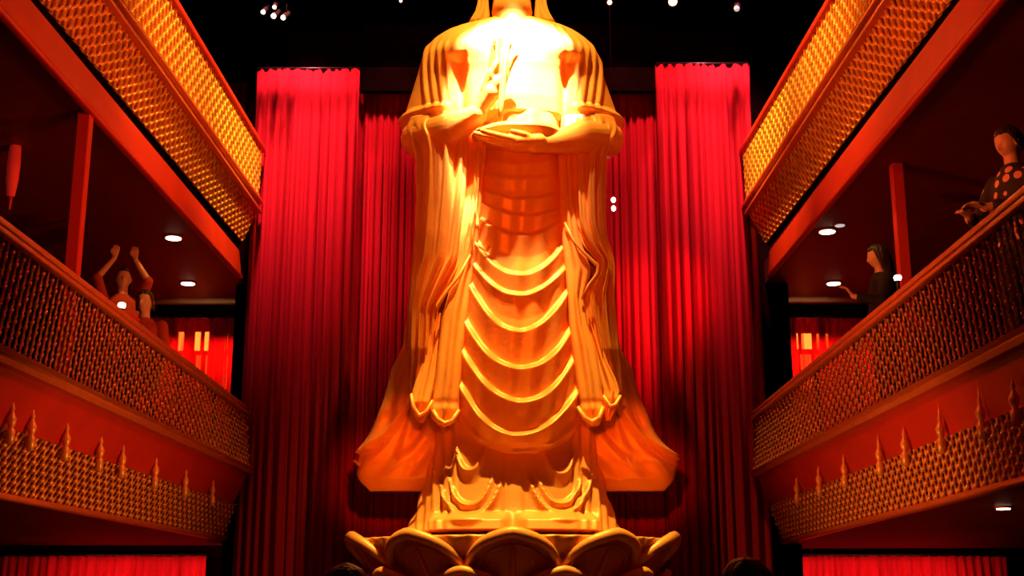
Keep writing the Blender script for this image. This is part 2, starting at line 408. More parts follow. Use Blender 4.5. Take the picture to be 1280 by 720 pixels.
# ---------------------------------------------------------------- statue
SY = 14.2
def smooth(x): x = np.clip(x, 0, 1); return x*x*(3-2*x)
def sloft(name, rows, yc, hd, disp, parent, nr=150, nt=128, m=None, power=2.0, hdrows=None, ycrows=None, cx=None, cap=True):
    """closed cloth volume; rows = (py, left px, right px) of its outline"""
    rows = np.array(rows, float); py = np.linspace(rows[0, 0], rows[-1, 0], nr)
    def sm(col):   # smoothed interpolation
        v = np.interp(py, rows[:, 0], col); k = max(1, nr//60); ker = np.ones(2*k+1)/(2*k+1)
        return np.convolve(np.pad(v, k, mode='edge'), ker, 'valid')
    l = sm(rows[:, 1]); r = sm(rows[:, 2])
    H = np.interp(py, *zip(*hdrows)) if hdrows else np.full(nr, hd)
    Y = np.interp(py, *zip(*ycrows)) if ycrows else np.full(nr, yc)
    th = np.linspace(0, 2*PI, nt, endpoint=False)
    ct = np.cos(th); st = np.sin(th)
    sc = np.sign(ct)*np.abs(ct)**(2/power); ss = np.sign(st)*np.abs(st)**(2/power)
    P = np.zeros((nr, nt, 3))
    for i in range(nr):
        cx_ = (l[i]+r[i])/2; hw = (r[i]-l[i])/2
        px = cx_ + hw*sc
        d = disp(px, py[i], st, sc) if disp else 0
        a = W(cx_, py[i], Y[i]); b = W(cx_+hw, py[i], Y[i]); wx = b.x-a.x
        P[i, :, 0] = a.x + (wx + d*.6)*sc
        P[i, :, 1] = Y[i] - (H[i] + d)*ss
        P[i, :, 2] = a.z
    return MB().loft(P, cap)
def ucurve(px, xc, yb, w, h, p=2.1):
    return yb - h*np.abs((px-xc)/w)**p
def tooth(s, rise, length):            # cloth ledge: juts out over `rise`, eases back over `length`
    return smooth(s/rise)*np.clip(1-np.maximum(s-rise, 0)/length, 0, 1)**1.2

statue = empty('golden_statue', (W(641, 664, SY).x, SY, W(641, 664, SY).z),
   'colossal golden robed standing statue with one hand raised, on a lotus base before red curtains', 'statue')
def S(mb, name, m=GOLD, par=None): return mb.build(name, m, par or statue, world=True)

# under-skirt
def d_skirt(px, py, st, sc):
    d = np.zeros_like(px)
    front = (st > 0)
    for xc, q in ((590, 0), (697, 4)):
        for yb, w, h, amp, ln in ((588+q, 17, 28, .085, 18), (631-q*.5, 27, 36, .07, 12), (645-q, 38, 46, .085, 14)):
            s = py - ucurve(px, xc, yb, w, h, 2.4); win = smooth((1.2-np.abs((px-xc)/w))*2.2)
            d += amp*tooth(s, 6, ln)*win*front
    # foot hem kick-out
    d += .20*smooth((py-643)/14)*smooth((1-np.abs((np.abs(px-642)-52)/50))*4)*front
    # centre pleats
    for xc in (633, 641, 649): d += .035*np.exp(-((px-xc)/2.6)**2)*front*smooth((py-560)/30)
    # side pleats
    d += .022*np.cos(px*.55)*smooth((np.abs(px-642)-60)/20)
    for xc in (548, 738): d += .05*np.exp(-((px-xc-(py-600)*(.12 if xc > 642 else -.12))/5)**2)*front
    return d
rows = [(500, 552, 735), (560, 543, 744), (590, 534, 752), (620, 526, 760), (640, 519, 766), (655, 513, 772), (667, 506, 778)]
S(sloft('skirt', rows, SY, .42, d_skirt, statue, 240, 300, power=2.3, hdrows=[(500, .40), (560, .44), (600, .52), (640, .64), (667, .74)]), 'under_skirt')

# apron with hanging U folds
UF = [(212, 14, 8, .02, 12), (232, 16, 10, .028, 14), (258, 22, 18, .045, 16), (278, 24, 18, .045, 18), (303, 32, 26, .055, 24), (352, 54, 54, .075, 34), (375, 46, 50, .06, 28), (419, 62, 64, .075, 36),
      (466, 62, 66, .075, 36), (505, 64, 68, .075, 34), (546, 66, 80, .08, 22), (566, 52, 80, .05, 12)]
def d_apron(px, py, st, sc):
    d = np.zeros_like(px); front = (st > 0)
    for yb, h, _, amp, ln in UF:
        xc = 650 + (0 if yb > 300 else 3); w = np.interp(py, [190, 300, 400, 500, 560], [50, 54, 62, 72, 78])
        wob = 3*np.sin(px*.05+yb)
        s = py - ucurve(px, xc, yb, w, h, 2.0) + wob*.4
        d += amp*tooth(s, 7, ln)*front
    d += .012*np.cos((px-650)*.23+py*.02)*front
    return d
rows = [(150, 612, 700), (190, 606, 702), (230, 599, 702), (290, 590, 705), (340, 584, 709), (400, 577, 714), (460, 571, 721), (500, 569, 726), (525, 573, 727), (545, 583, 719), (558, 597, 706), (566, 615, 690), (571, 640, 662)]
S(sloft('apron', rows, 14.0, .42, d_apron, statue, 460, 260, hdrows=[(150, .34), (250, .36), (400, .44), (530, .46), (560, .43), (571, .36)], power=2.2), 'draped_apron')

# great cloak behind with swept wings
def d_cloak(px, py, st, sc):
    d = np.zeros_like(px); a = np.abs(sc)
    d += .03*np.cos(a*34)*smooth((py-170)/60)*smooth((600-py)/60)
    d += .02*np.cos(a*61+py*.01)*smooth((py-200)/80)*smooth((590-py)/60)
    yc = 641; hw = np.interp(py, [430, 480, 510, 530, 550, 563, 572], [112, 118, 126, 137, 154, 176, 204])
    q = np.abs(px-yc)-hw
    if 430 < py < 575: d += (.13*smooth((q+6)/7)-.02*smooth((q-14)/20))*(st > 0)*smooth((py-430)/40)
    if py > 500: d += .03*np.cos((np.abs(px-641)-.9*(py-560))*.16)*smooth((py-500)/30)*smooth((608-py)/20)*(st > 0)
    return d
rowsL = [(165, 524, 640), (200, 519, 640), (250, 522, 640), (290, 519, 640), (340, 512, 640), (400, 507, 640), (450, 499, 640), (490, 488, 640), (520, 479, 640), (540, 470, 640), (555, 460, 640), (566, 451, 640), (576, 443, 640), (590, 446, 640), (602, 450, 640), (610, 456, 640), (614, 466, 640)]
rowsR = [(165, 758), (200, 757), (250, 757), (290, 759), (340, 766), (400, 770), (450, 780), (490, 791), (520, 803), (540, 812), (555, 822), (566, 834), (576, 849), (590, 846), (602, 841), (610, 837), (614, 826)]
rows = [(a[0], a[1], b[1]) for a, b in zip(rowsL, rowsR)]
CLOAK = S(sloft('cloak', rows, 14.42, .26, d_cloak, statue, 260, 300, power=3.0, hdrows=[(165, .28), (400, .26), (540, .27), (580, .30), (600, .25), (614, .08)]), 'great_cloak')
# rolled lip of each wing, running from the hip out to the tip
for sg, pts in ((-1, [(505, 470), (495, 510), (487, 540), (478, 562), (466, 577), (450, 581), (443, 576)]), (1, [(782, 470), (793, 512), (803, 540), (814, 560), (826, 572), (840, 580), (848, 574)])):
    mb = MB(); mb.tube([W(x, y, 14.16+.03*i) for i, (x, y) in enumerate(pts)], [.012, .03, .038, .045, .045, .035, .02], 12, .8)
    S(mb, 'cloak_lip', par=CLOAK)

# hanging sleeves, image left and right
def d_sleeveL(px, py, st, sc):
    u = sc; d = .038*np.cos(u*13+py*.004)+.02*np.cos(u*29+1+py*.008)
    return d*smooth((py-150)/30)
rows = [(150, 512, 606), (165, 508, 606), (180, 516, 606), (200, 522, 604), (250, 523, 599), (300, 521, 592), (330, 519, 587), (350, 516, 573), (370, 514, 560), (392, 512, 547), (430, 511, 546), (460, 512, 541), (485, 513, 527), (492, 516, 520)]
S(sloft('sleeve', rows, 13.98, .24, d_sleeveL, statue, 240, 160, hdrows=[(150, .2), (180, .3), (300, .30), (370, .28), (440, .22), (492, .05)], power=2.4), 'hanging_sleeve')
def d_sleeveR(px, py, st, sc):
    return (.038*np.cos(sc*12+2+py*.004)+.02*np.cos(sc*27+py*.008))*smooth((py-150)/30)
rows = [(150, 698, 768), (165, 698, 774), (180, 700, 768), (200, 702, 758), (250, 704, 757), (285, 708, 757), (300, 717, 758), (315, 728, 761), (328, 742, 765), (336, 748, 766), (350, 742, 767), (375, 728, 768), (400, 730, 770), (430, 738, 772), (460, 747, 775), (480, 757, 776), (492, 768, 776)]
S(sloft('sleeve', rows, 13.98, .24, d_sleeveR, statue, 240, 160, hdrows=[(150, .2), (180, .3), (300, .28), (370, .25), (440, .2), (492, .05)], power=2.4), 'hanging_sleeve')

rows = [(166, 640, 700), (168, 600, 704), (171, 589, 707), (175, 592, 708), (180, 601, 708), (185, 612, 706), (190, 628, 702), (194, 645, 690)]
S(sloft('fold', rows, 13.72, .5, lambda px, py, st, sc: .012*np.cos(px*.12)*(st > 0), statue, 60, 120, hdrows=[(166, .25), (170, .46), (176, .52), (186, .44), (194, .2)], power=2.2), 'waist_drape')  # added fold below the hand, blocks the chest spot from the apron
# inner sash panels flanking the apron, with rolled lower ends
def d_sash(px, py, st, sc): return .02*np.cos(sc*7) + .03*smooth((py-505)/10)*(st > 0)
rows = [(180, 597, 609), (260, 590, 602), (320, 580, 597), (360, 564, 590), (400, 553, 585), (440, 549, 580), (480, 545, 577), (505, 541, 575), (518, 541, 572), (526, 545, 566), (532, 552, 560)]
S(sloft('sash', rows, 13.84, .2, d_sash, statue, 160, 96, hdrows=[(180, .16), (400, .17), (500, .19), (525, .15), (532, .08)], power=2.6), 'sash_panel')
rows = [(180, 697, 712), (260, 700, 716), (300, 702, 724), (340, 706, 738), (375, 710, 728), (410, 712, 734), (440, 715, 744), (480, 720, 751), (505, 724, 753), (518, 728, 752), (526, 732, 749), (532, 738, 745)]
S(sloft('sash', rows, 13.84, .2, d_sash, statue, 160, 96, hdrows=[(180, .16), (400, .17), (500, .19), (525, .15), (532, .08)], power=2.6), 'sash_panel')
# outer lobes at the bottom of the sashes
def d_lobe(px, py, st, sc): return .02*np.cos(sc*9+1)
rows = [(392, 544, 552), (420, 538, 550), (450, 530, 549), (475, 520, 548), (490, 515, 546), (505, 513, 542), (516, 515, 538), (524, 520, 533), (528, 525, 529)]
S(sloft('lobe', rows, 13.86, .14, d_lobe, statue, 110, 72, hdrows=[(392, .05), (450, .1), (505, .15), (528, .05)]), 'sash_tail')
rows = [(375, 727, 734), (400, 731, 742), (430, 739, 752), (455, 745, 761), (478, 750, 773), (492, 753, 777), (508, 753, 774), (518, 755, 768), (526, 758, 763)]
S(sloft('lobe', rows, 13.86, .14, d_lobe, statue, 110, 72, hdrows=[(375, .05), (440, .1), (500, .15), (526, .05)]), 'sash_tail')
# turned-over hems (rounded scrolls)
for pts, r in ((( (541, 512), (547, 524), (556, 530), (566, 526), (574, 512)), .035), (((514, 492), (516, 508), (524, 520), (534, 514), (541, 500)), .028),
               (((722, 508), (730, 522), (740, 528), (750, 522), (754, 508)), .035), (((754, 494), (762, 508), (770, 506), (776, 494)), .028),
               (((588, 318), (574, 345), (560, 362), (547, 380), (545, 396)), .022), (((706, 278), (716, 300), (730, 316), (747, 332), (747, 342), (736, 356), (727, 374)), .022)):
    mb = MB(); n = len(pts); mb.tube([W(x, y, 13.66) for x, y in pts], [r*(.35+.65*math.sin(PI*(i+.35)/(n-.3))) for i in range(n)], 12)
    S(mb, 'rolled_hem')

# chest and shoulders
def d_chest(px, py, st, sc):
    front = (st > 0); d = np.zeros_like(px)
    for xc in (583, 703): d += .15*np.exp(-((px-xc)/36)**2 - ((py-76)/20)**2)*front         # full chest
    d += .10*np.exp(-((px-642)/42)**2)*smooth((py-60)/40)*front
    for x0, b in ((577, -1), (706, 1)):                                                         # hollow between arm and body
        d -= .13*np.exp(-((px-x0-b*2)/9)**2)*smooth((py-84)/10)*front
    for k, w0 in enumerate((533, 543, 553, 563)):                                                # folds over the upper arm
        for b in (-1, 1):
            x0 = w0 if b < 0 else 1282-w0
            xc = x0 + b*(-1)*6*((py-100)/50)**2
            d += .045*np.exp(-((px-xc)/3.0)**2)*smooth((py-48-k*3)/25)*smooth((156-py)/14)*front
    for b, x0 in ((1, 690), (1, 700), (-1, 598)):                                                # lapel folds
        d += .035*np.exp(-((px-x0-b*(py-50)*.22)/3.2)**2)*smooth((py-35)/14)*smooth((115-py)/20)*front
    d += .07*smooth((py-142)/8)*(np.abs(sc) > .55)*smooth((np.abs(sc)-.5)*6)
    d += .04*np.exp(-((py-(146+8*np.abs(sc)))/3)**2)*(np.abs(sc) > .6)
    return d
rows = [(24, 618, 664), (28, 605, 678), (32, 590, 693), (36, 572, 707), (42, 556, 720), (52, 542, 733), (64, 533, 742), (80, 527, 748), (105, 519, 757), (130, 511, 766), (150, 505, 773), (158, 504, 775), (163, 512, 768)]
S(sloft('chest', rows, 14.2, .4, d_chest, statue, 200, 320, hdrows=[(24, .17), (36, .26), (60, .38), (100, .45), (140, .47), (158, .46), (163, .4)], power=2.2), 'shoulder_robe')

# neck, head, ears, veil
hc = W(640, -38, 14.12)
def head_mesh():
    mb = MB(); s = W(668, -38, 14.12).x - hc.x          # half width of the face
    P = []; n = 40; m = 48
    for i in range(n+1):
        a = max(.03, min(PI-.03, i*PI/n)); zz = -math.cos(a)
        row = []
        for k in range(m):
            b = k*2*PI/m; x = math.sin(a)*math.cos(b); y = math.sin(a)*math.sin(b)
            jaw = 1 - .22*max(0, -zz)**2
            fx = x*s*1.02*jaw; fy = y*s*1.12; fz = zz*s*1.38
            if y < 0:
                nose = math.exp(-(x/.13)**2)*math.exp(-((zz+.18)/.16)**2)*.16 + math.exp(-(x/.1)**2)*math.exp(-((zz-.1)/.25)**2)*.07
                lip = math.exp(-(x/.28)**2)*(math.exp(-((zz+.44)/.045)**2)+math.exp(-((zz+.54)/.05)**2))*.06
                eye = -sum(math.exp(-((x-e)/.16)**2) for e in (-.36, .36))*math.exp(-((zz-.02)/.10)**2)*.09
                lid = sum(math.exp(-((x-e)/.16)**2) for e in (-.36, .36))*math.exp(-((zz+.0)/.05)**2)*.05
                brow = sum(math.exp(-((x-e)/.2)**2) for e in (-.36, .36))*math.exp(-((zz-.2)/.05)**2)*.04
                chin = math.exp(-(x/.25)**2)*math.exp(-((zz+.82)/.12)**2)*.08
                fy -= s*(nose+lip+eye+lid+brow+chin)
            row.append((hc.x+fx, hc.y+fy, hc.z+fz))
        P.append(row)
    return mb.loft(np.array(P)), s
hm, hs = head_mesh()
nk = W(640, 12, 14.14)
for k, (py, r) in enumerate(((2, 26), (17, 25), (18, 25.6), (30, 25.5), (42, 34))): pass
ring = []
for py, r in ((-10, 23), (10, 24.5), (17, 25.5), (19, 24.2), (30, 25), (38, 26.5), (50, 28)):
    c = W(640, py, 14.14); R = W(640+r, py, 14.14).x-c.x
    ring.append([(c.x+R*math.cos(k*2*PI/32), c.y+R*.9*math.sin(k*2*PI/32), c.z) for k in range(32)])
hm.loft(np.array(ring)); HEAD = S(hm, 'head')
for b in (-1, 1):
    mb = MB(); pts = [(640+b*29, -52), (640+b*33, -40), (640+b*33, -20), (640+b*32, -4), (640+b*31, 8)]
    mb.tube([W(x, y, 14.1) for x, y in pts], [.03, .07, .055, .05, .03], 14, .6)
    S(mb, 'ear', par=HEAD)
# veil falling beside the face to the shoulders
for b in (-1, 1):
    prof = [(-120, 10, 26), (-100, 22, 40), (-70, 30, 45), (-40, 32, 46), (-10, 29, 45), (8, 28, 44), (18, 27, 47), (26, 26, 52), (31, 28, 56)]
    rows = [(py, 640+b*(i0 if b > 0 else o), 640+b*(o if b > 0 else i0)) for py, i0, o in prof]
    S(sloft('veil', rows, 14.18, .13, lambda px, py, st, sc: .015*np.cos(sc*9), statue, 70, 48, power=2.4), 'veil_fold', par=HEAD)
mb = MB(); top = W(640, -100, 14.25)
mb.ball((top.x, top.y, hc.z+hs*.5), (hs*1.15, hs*1.15, hs*1.25), 18)
mb.lathe([(.01, 0), (.24, .02), (.26, .12), (.2, .28), (.1, .38), (.01, .42)], (top.x, top.y, hc.z+hs*1.35), 24)
S(mb, 'hair_crown', par=HEAD)

# forearms and hands, fused skin
def hand_fingers(mb, base, direction, palm_n, side, length, curls, spread, r):
    d = Vector(direction).normalized(); n = Vector(palm_n).normalized(); n = (n-d*n.dot(d)).normalized(); t = d.cross(n)*side
    for i, (ln, c) in enumerate(zip(length, curls)):
        o = Vector(base) + t*spread*(i-1.5); p = o; ang = 0; dd = (d + t*.10*(i-1.5)).normalized()
        segs = (.45, .32, .26)
        for k, sg in enumerate(segs):
            ang += c*(.6 if k == 0 else 1)
            v = (dd*math.cos(ang) + n*math.sin(ang)).normalized()
            q = p + v*ln*sg
            mb.limb(p, q, r*(1-.12*k), r*(1-.12*(k+1)), 10); p = q
# raised hand (image left)
mb = MB()
mb.limb(W(524, 174, 14.05), W(566, 162, 13.72), .22, .19, 20)
mb.limb(W(566, 162, 13.72), W(597, 143, 13.52), .19, .115, 20)
wr = W(598, 140, 13.50); pm = W(613, 116, 13.44)
mb.limb(wr, pm, .085, .115, 16); mb.limb(W(607, 122, 13.45), W(622, 104, 13.42), .09, .1, 16)
kn = W(622, 100, 13.42)
hand_fingers(mb, kn, (.10, -.05, 1), (.5, -.6, 0), 1, [.40, .46, .42, .34], [.12, .06, .16, .28], .060, .041)
th0 = W(606, 112, 13.40); th1 = W(612, 92, 13.34); th2 = W(622, 78, 13.33)
mb.limb(th0, th1, .05, .04, 12); mb.limb(th1, th2, .04, .03, 12)
mb.fused('raised_arm', GOLD, .013, statue, True, 2)
# level hand, palm up (image right)
mb = MB()
mb.limb(W(757, 175, 14.05), W(728, 172, 13.70), .22, .20, 20)
mb.limb(W(728, 172, 13.70), W(694, 178, 13.46), .20, .125, 20)
mb.limb(W(694, 178, 13.46), W(668, 180, 13.34), .12, .10, 16)
for q in (-.075, -.025, .025, .075):
    mb.limb(W(674, 180, 13.36)+Vector((0, q, .02)), W(645, 179, 13.30)+Vector((0, q, .0)), .075, .066, 12)
hand_fingers(mb, W(643, 178, 13.30), (-1, -.05, .12), (0, 0, 1), 1, [.36, .43, .40, .32], [.05, .04, .06, .1], .066, .046)
mb.limb(W(672, 176, 13.28), W(655, 168, 13.2), .045, .04, 12); mb.limb(W(655, 168, 13.2), W(640, 164, 13.18), .04, .03, 12)
mb.fused('level_arm', GOLD, .013, statue, True, 2)
# slim stem held in the raised hand
mb = MB(); mb.tube([W(636, 52, 13.30), W(632, 75, 13.30), W(629, 100, 13.31), W(626, 130, 13.32), W(625, 160, 13.33)], [.012, .028, .036, .034, .02], 10)
S(mb, 'flower_stem')

# lotus base
pr = W(641, 672, SY).z
lotus = empty('lotus_pedestal', (statue.location.x, SY, 0), 'golden lotus base of upturned petals under the feet of the statue', 'pedestal')
LX = statue.location.x; RX = (W(851, 674, SY).x - LX); RYF = .70; ZT = W(641, 667, SY-RX*RYF).z
def ept(a, r, z): return (LX + r*math.sin(a), SY - r*RYF*math.cos(a), z)
mb = MB(); P = []; n = 240
for r, z in ((.9, ZT-.62), (1.0, ZT-.62), (1.28, ZT-.5), (1.5, ZT-.3), (1.66, ZT-.08), (1.70, ZT-.02), (1.68, ZT), (1.4, ZT+.005), (.05, ZT+.01)):
    P.append([ept(k*2*PI/n, r*RX/1.83 + ((.035*math.cos(k*2*PI/n*48)) if 1.1 < r < 1.69 else 0), z) for k in range(n)])
mb.loft(np.array(P)); mb.build('ribbed_seed_cup', PETALM, lotus, world=True)
def petal(a0, half, H, zt, rb, rt, lip):
    mb = MB(); nu, nr = 33, 14; P = []
    def pt(rho, phi, out=0):
        a = rho*math.cos(phi); b = rho*math.sin(phi)
        bb = b**.8 if b > 0 else 0
        z = zt - H + H*b*(1-.0*a*a) + .02*math.exp(-(a/.18)**2)*(b > .9)
        R = rb + (rt-rb)*bb**1.6 + .05*(1-a*a)*math.sin(min(1, b)*PI)*.8 - .05*rho**4*0 + out
        return ept(a0 + a*half, R, z)
    for i in range(nr+1):
        rho = i/nr
        P.append([pt(rho, PI*k/(nu-1), .02-.07*(1-rho)**1*0 ) for k in range(nu)])
    P = np.array(P); mb.grid(P)
    Q = P.copy()
    Q[:, :, 0] = LX + (P[:, :, 0]-LX)*.965; Q[:, :, 1] = SY + (P[:, :, 1]-SY)*.965
    mb.grid(Q[:, ::-1, :])
    edge = [pt(1.0, PI*k/(nu-1), .06) for k in range(nu)]
    rim = MB(); rim.tube(edge, [lip*(.45+.55*math.sin(PI*k/(nu-1))**1.5) for k in range(nu)], 10)
    inner = [pt(.80, PI*k/(nu-1), .03) for k in range(nu)]
    mb.tube(inner, [.012]*nu, 8)
    mb.tube([pt(t, PI/2, .035) for t in (.02, .3, .55, .72, .8)], [.03, .035, .03, .02, .01], 8)
    return mb, rim
def build_petal(*a):
    m1, m2 = petal(*a[:-1]); o = m1.build(a[-1], PETAL_SHADE, lotus, world=True)
    m2.build('rim', GOLD, o, world=True)  # rim keeps the full gold, the petal face carries painted shade
for k in range(10):
    a0 = k*2*PI/10
    build_petal(a0, PI/10*1.04, .50, ZT-.005, RX*.74, RX*.95, .062, 'petal')
for k in range(10):
    a0 = (k+.5)*2*PI/10
    build_petal(a0, PI/10*.95, .36, ZT-.37, RX*.62, RX*.88, .05, 'lower_petal')
mb = MB(); P = []
for r, z in ((.6, ZT-1.1), (1.25, ZT-1.08), (1.3, ZT-1.0), (1.05, ZT-.9), (.95, ZT-.75), (1.1, ZT-.6), (.9, ZT-.5)):
    P.append([ept(k*2*PI/64, r, z) for k in range(64)])
mb.loft(np.array(P)); mb.build('moulded_foot', PETALM, lotus, world=True)
mb = MB(); zb = ZT-1.1
for r, z0, z1 in ((1.45, zb-.35, zb), (1.75, 0, zb-.35)):
    P = [[ept(k*2*PI/8+PI/8, r, z) for k in range(8)] for z in (z0, z1)]
    mb.loft(np.array(P))
bevel(mb.build('plinth', LACQ, lotus, smooth=False, world=True), .02)

# ---------------------------------------------------------------- people
def person(root, H, pose, clothes, facing, hairstyle='short', look=0., trousers=True, arms=None):
    """figure standing (or seated) at the root, looking along +Y rotated by root; H = standing height"""
    k = H/1.72
    seated = pose == 'seated'
    hipz = .50*k if seated else .93*k
    sk = MB(); cl = MB(); tr = MB()
    P = lambda x, y, z: Vector((x*k, y*k, z*k))
    h0 = hipz/k
    chest = h0+.36; sh = h0+.49; neck = h0+.56; head = h0+.69
    # torso
    for mbx, g in ((sk, 0), (cl, .012)):
        rings = []
        for z, rx, ry in ((h0-.1, .02, .02), (h0-.09, .13, .09), (h0, .165, .115), (h0+.14, .14, .10), (h0+.32, .17, .12), (h0+.45, .165, .10), (h0+.50, .10, .08), (h0+.54, .055, .06)):
            rings.append([tuple(P((rx+g)*math.cos(a*2*PI/24), (ry+g)*math.sin(a*2*PI/24), z)) for a in range(24)])
        mbx.loft(np.array(rings))
    sk.limb(P(0, 0, neck-.06), P(0, .01, head-.06), .055*k, .05*k)
    # head with face
    rows = []; n = 22; m = 28; hs = .098*k; hc = P(0, .02, head)
    rot = Matrix.Rotation(look, 4, 'X')
    for i in range(n+1):
        a = max(.04, min(PI-.04, i*PI/n)); zz = -math.cos(a); row = []
        for b in range(m):
            bb = b*2*PI/m; x = math.sin(a)*math.cos(bb); y = math.sin(a)*math.sin(bb)
            jaw = 1-.3*max(0, -zz)**1.5
            fx = x*hs*.78*jaw; fy = y*hs*.98*(1-.12*max(0, -zz)); fz = zz*hs*1.18
            if y > 0:
                fy += hs*(math.exp(-(x/.14)**2-((zz+.12)/.16)**2)*.24 + math.exp(-(x/.25)**2)*(math.exp(-((zz+.42)/.05)**2)+math.exp(-((zz+.52)/.05)**2))*.06
                     - sum(math.exp(-((x-e)/.18)**2) for e in (-.38, .38))*math.exp(-((zz-.05)/.12)**2)*.12 + math.exp(-(x/.25)**2-((zz+.85)/.12)**2)*.1)
            row.append(tuple(hc + (rot @ Vector((fx, fy, fz)))))
        rows.append(row)
    sk.loft(np.array(rows))
    for s in (-1, 1): sk.ball(tuple(hc + rot @ Vector((s*hs*.8, 0, 0))), (.012*k, .02*k, .032*k), 8)
    arms = arms or {}
    for s in (-1, 1):
        A = P(s*.175, 0, sh-.03)
        el, wr, fd = arms.get(s, ((s*.24, .03, sh-.31), (s*.23, .16, sh-.53), (0, .25, -1)))
        E = P(*el); Wp = P(*wr); fd = Vector(fd).normalized()
        sk.limb(A, E, .048*k, .038*k); sk.limb(E, Wp, .038*k, .025*k)
        cl.limb(A, E, .062*k, .052*k); cl.limb(E, E+(Wp-E)*(.75 if clothes is not SHIRT_R else .1), .05*k, .042*k)
        # palm and fingers
        up = Vector((0, 0, 1)) if abs(fd.z) < .9 else Vector((0, 1, 0)); t = fd.cross(up).normalized(); nn = t.cross(fd)
        pal = Wp + fd*.085*k
        for q in (-1.2, -.4, .4, 1.2): sk.limb(Wp+fd*.01*k+t*q*.008*k, pal+t*q*.02*k, .016*k, .013*k, 8)
        for i, ln in enumerate((.065, .075, .07, .055)):
            p = pal + t*(i-1.5)*.019*k; ang = 0
            for j, sg in enumerate((.45, .3, .25)):
                ang += .35; v = fd*math.cos(ang)+nn*math.sin(ang)*-1; q = p+v*ln*sg*k; sk.limb(p, q, .0092*k, .0085*k, 6); p = q
        p = Wp+fd*.03*k - t*.022*k; q = p+(fd*.7-t*.6)*.035*k; sk.limb(p, q, .012*k, .010*k, 6); sk.limb(q, q+fd*.03*k, .010*k, .009*k, 6)
    for s in (-1, 1):
        hp = P(s*.09, 0, h0-.03)
        if seated: kn = P(s*.11, .44, h0-.0); an = P(s*.11, .42, .09)
        else: kn = P(s*.10, .02, .50); an = P(s*.10, -.01, .08)
        sk.limb(hp, kn, .085*k, .055*k); sk.limb(kn, an, .055*k, .036*k)
        tr.limb(hp, kn, .098*k, .07*k); tr.limb(kn, an+Vector((0, 0, .02)), .07*k, .056*k)
        sk.limb(an, an+P(0, .03, -.05), .04*k, .035*k); sk.limb(an+P(0, -.02, -.05), an+P(0, .15, -.055), .035*k, .03*k)
    tr.ball(tuple(P(0, 0, h0-.02)), (.175*k, .125*k, .11*k), 14)
    sk.fused('body', SKIN, .008, root, smooth_it=2)
    cl.fused('shirt', clothes, .012, root, smooth_it=3)
    tr.fused('trousers', SHIRT_B, .014, root, smooth_it=3)
    for s in (-1, 1):
        an = P(s*(.11 if seated else .10), (.42 if seated else -.01), .035)
        sh_ = MB(); sh_.limb(an+P(0, -.05, .0), an+P(0, .17, -.005), .045*k*.8, .04*k*.8); sh_.build('shoe', SHIRT_B, root)
    hb = MB()
    # hair shell: cap over the back and top, leaving the face open
    def cap(rad, zmin_back, zmin_front):
        rws = []
        for i in range(15):
            row = []
            for b in range(36):
                bb = b*2*PI/36; fr = max(0, math.sin(bb))
                zlow = zmin_back + (zmin_front-zmin_back)*smooth(np.array(fr*1.6)).item()
                zz = 1 - (1-zlow)*i/14; rr = math.sqrt(max(0.0004, 1-min(1, abs(zz))**2)) if zz > 0 else 1
                w = 1+.04*math.sin(bb*9+i*.6)
                row.append(tuple(hc + rot @ Vector((rr*math.cos(bb)*hs*.86*rad*w, rr*math.sin(bb)*hs*1.06*rad*w - .008, zz*hs*1.26*rad))))
            rws.append(row)
        hb.loft(np.array(rws), False)
    if hairstyle == 'long': cap(1.03, -1.9, .55); cap(1.09, -1.4, .6)
    elif hairstyle == 'bun': cap(1.03, -.5, .6); hb.ball(tuple(hc + rot @ Vector((0, -hs*.9, hs*.8))), hs*.42, 10)
    else: cap(1.03, -.55, .58); cap(1.06, -.2, .7)
    o = hb.build('hair', HAIR, root); so = o.modifiers.new('thick', 'SOLIDIFY'); so.thickness = .006*k
    return root
def stool(x, y, z, h, label):
    r = empty('bar_stool', (x, y, z), label, 'stool')
    MB().lathe([(.02, h-.05), (.17, h-.05), (.19, h-.03), (.19, h-.01), (.16, h), (.01, h)], n=24).build('seat', LACQ, r)
    for k in range(4):
        a = PI/4+k*PI/2
        MB().tube([(.11*math.cos(a), .11*math.sin(a), h-.05), (.19*math.cos(a), .19*math.sin(a), 0)], .014, 8).build('leg', STEEL, r)
    MB().tube([(.16*math.cos(t*2*PI/24), .16*math.sin(t*2*PI/24), h*.4) for t in range(25)], .009, 6, caps=False).build('foot_ring', STEEL, r)
    return r
zfl = LN['left']['lbot'].z+.06; zfr = LN['right']['lbot'].z+.06
def place(px, py, X, zf, headh):       # head centre seen at px,py at lateral distance X -> foot position, figure height
    p = WX(px, py, X); return p, p.z-zf
p1, h1 = place(154, 350, -3.95, zfl, 0); p2, h2 = place(182, 379, -3.46, zfl, 0)
p3, h3 = place(1264, 180, 3.75, zfr, 0); p4, h4 = place(1100, 322, 3.44, zfr, 0)
print('head heights', h1, h2, h3, h4, p1, p2, p3, p4)
def seat_raise(h, H): return h - 1.19*H/1.72
for (p, h, H, label, cl, hair, rz, arms, slab, grp) in (
    (p2, h2, 1.70, 'person seated behind the left railing nearer the curtains, face towards the hall', SHIRT_R, 'short', -PI*1.04, None, 'bar stool behind the left railing under the seated person', None),):
    dz = seat_raise(h, H)
    r = empty('person', (p.x, p.y, zfl+max(dz, 0)), label, 'person', rz=rz)
    person(r, H, 'seated', cl, 0, hair, arms=arms)
    st = stool(p.x, p.y, zfl, .50*H/1.72-.11+max(dz, 0), slab)
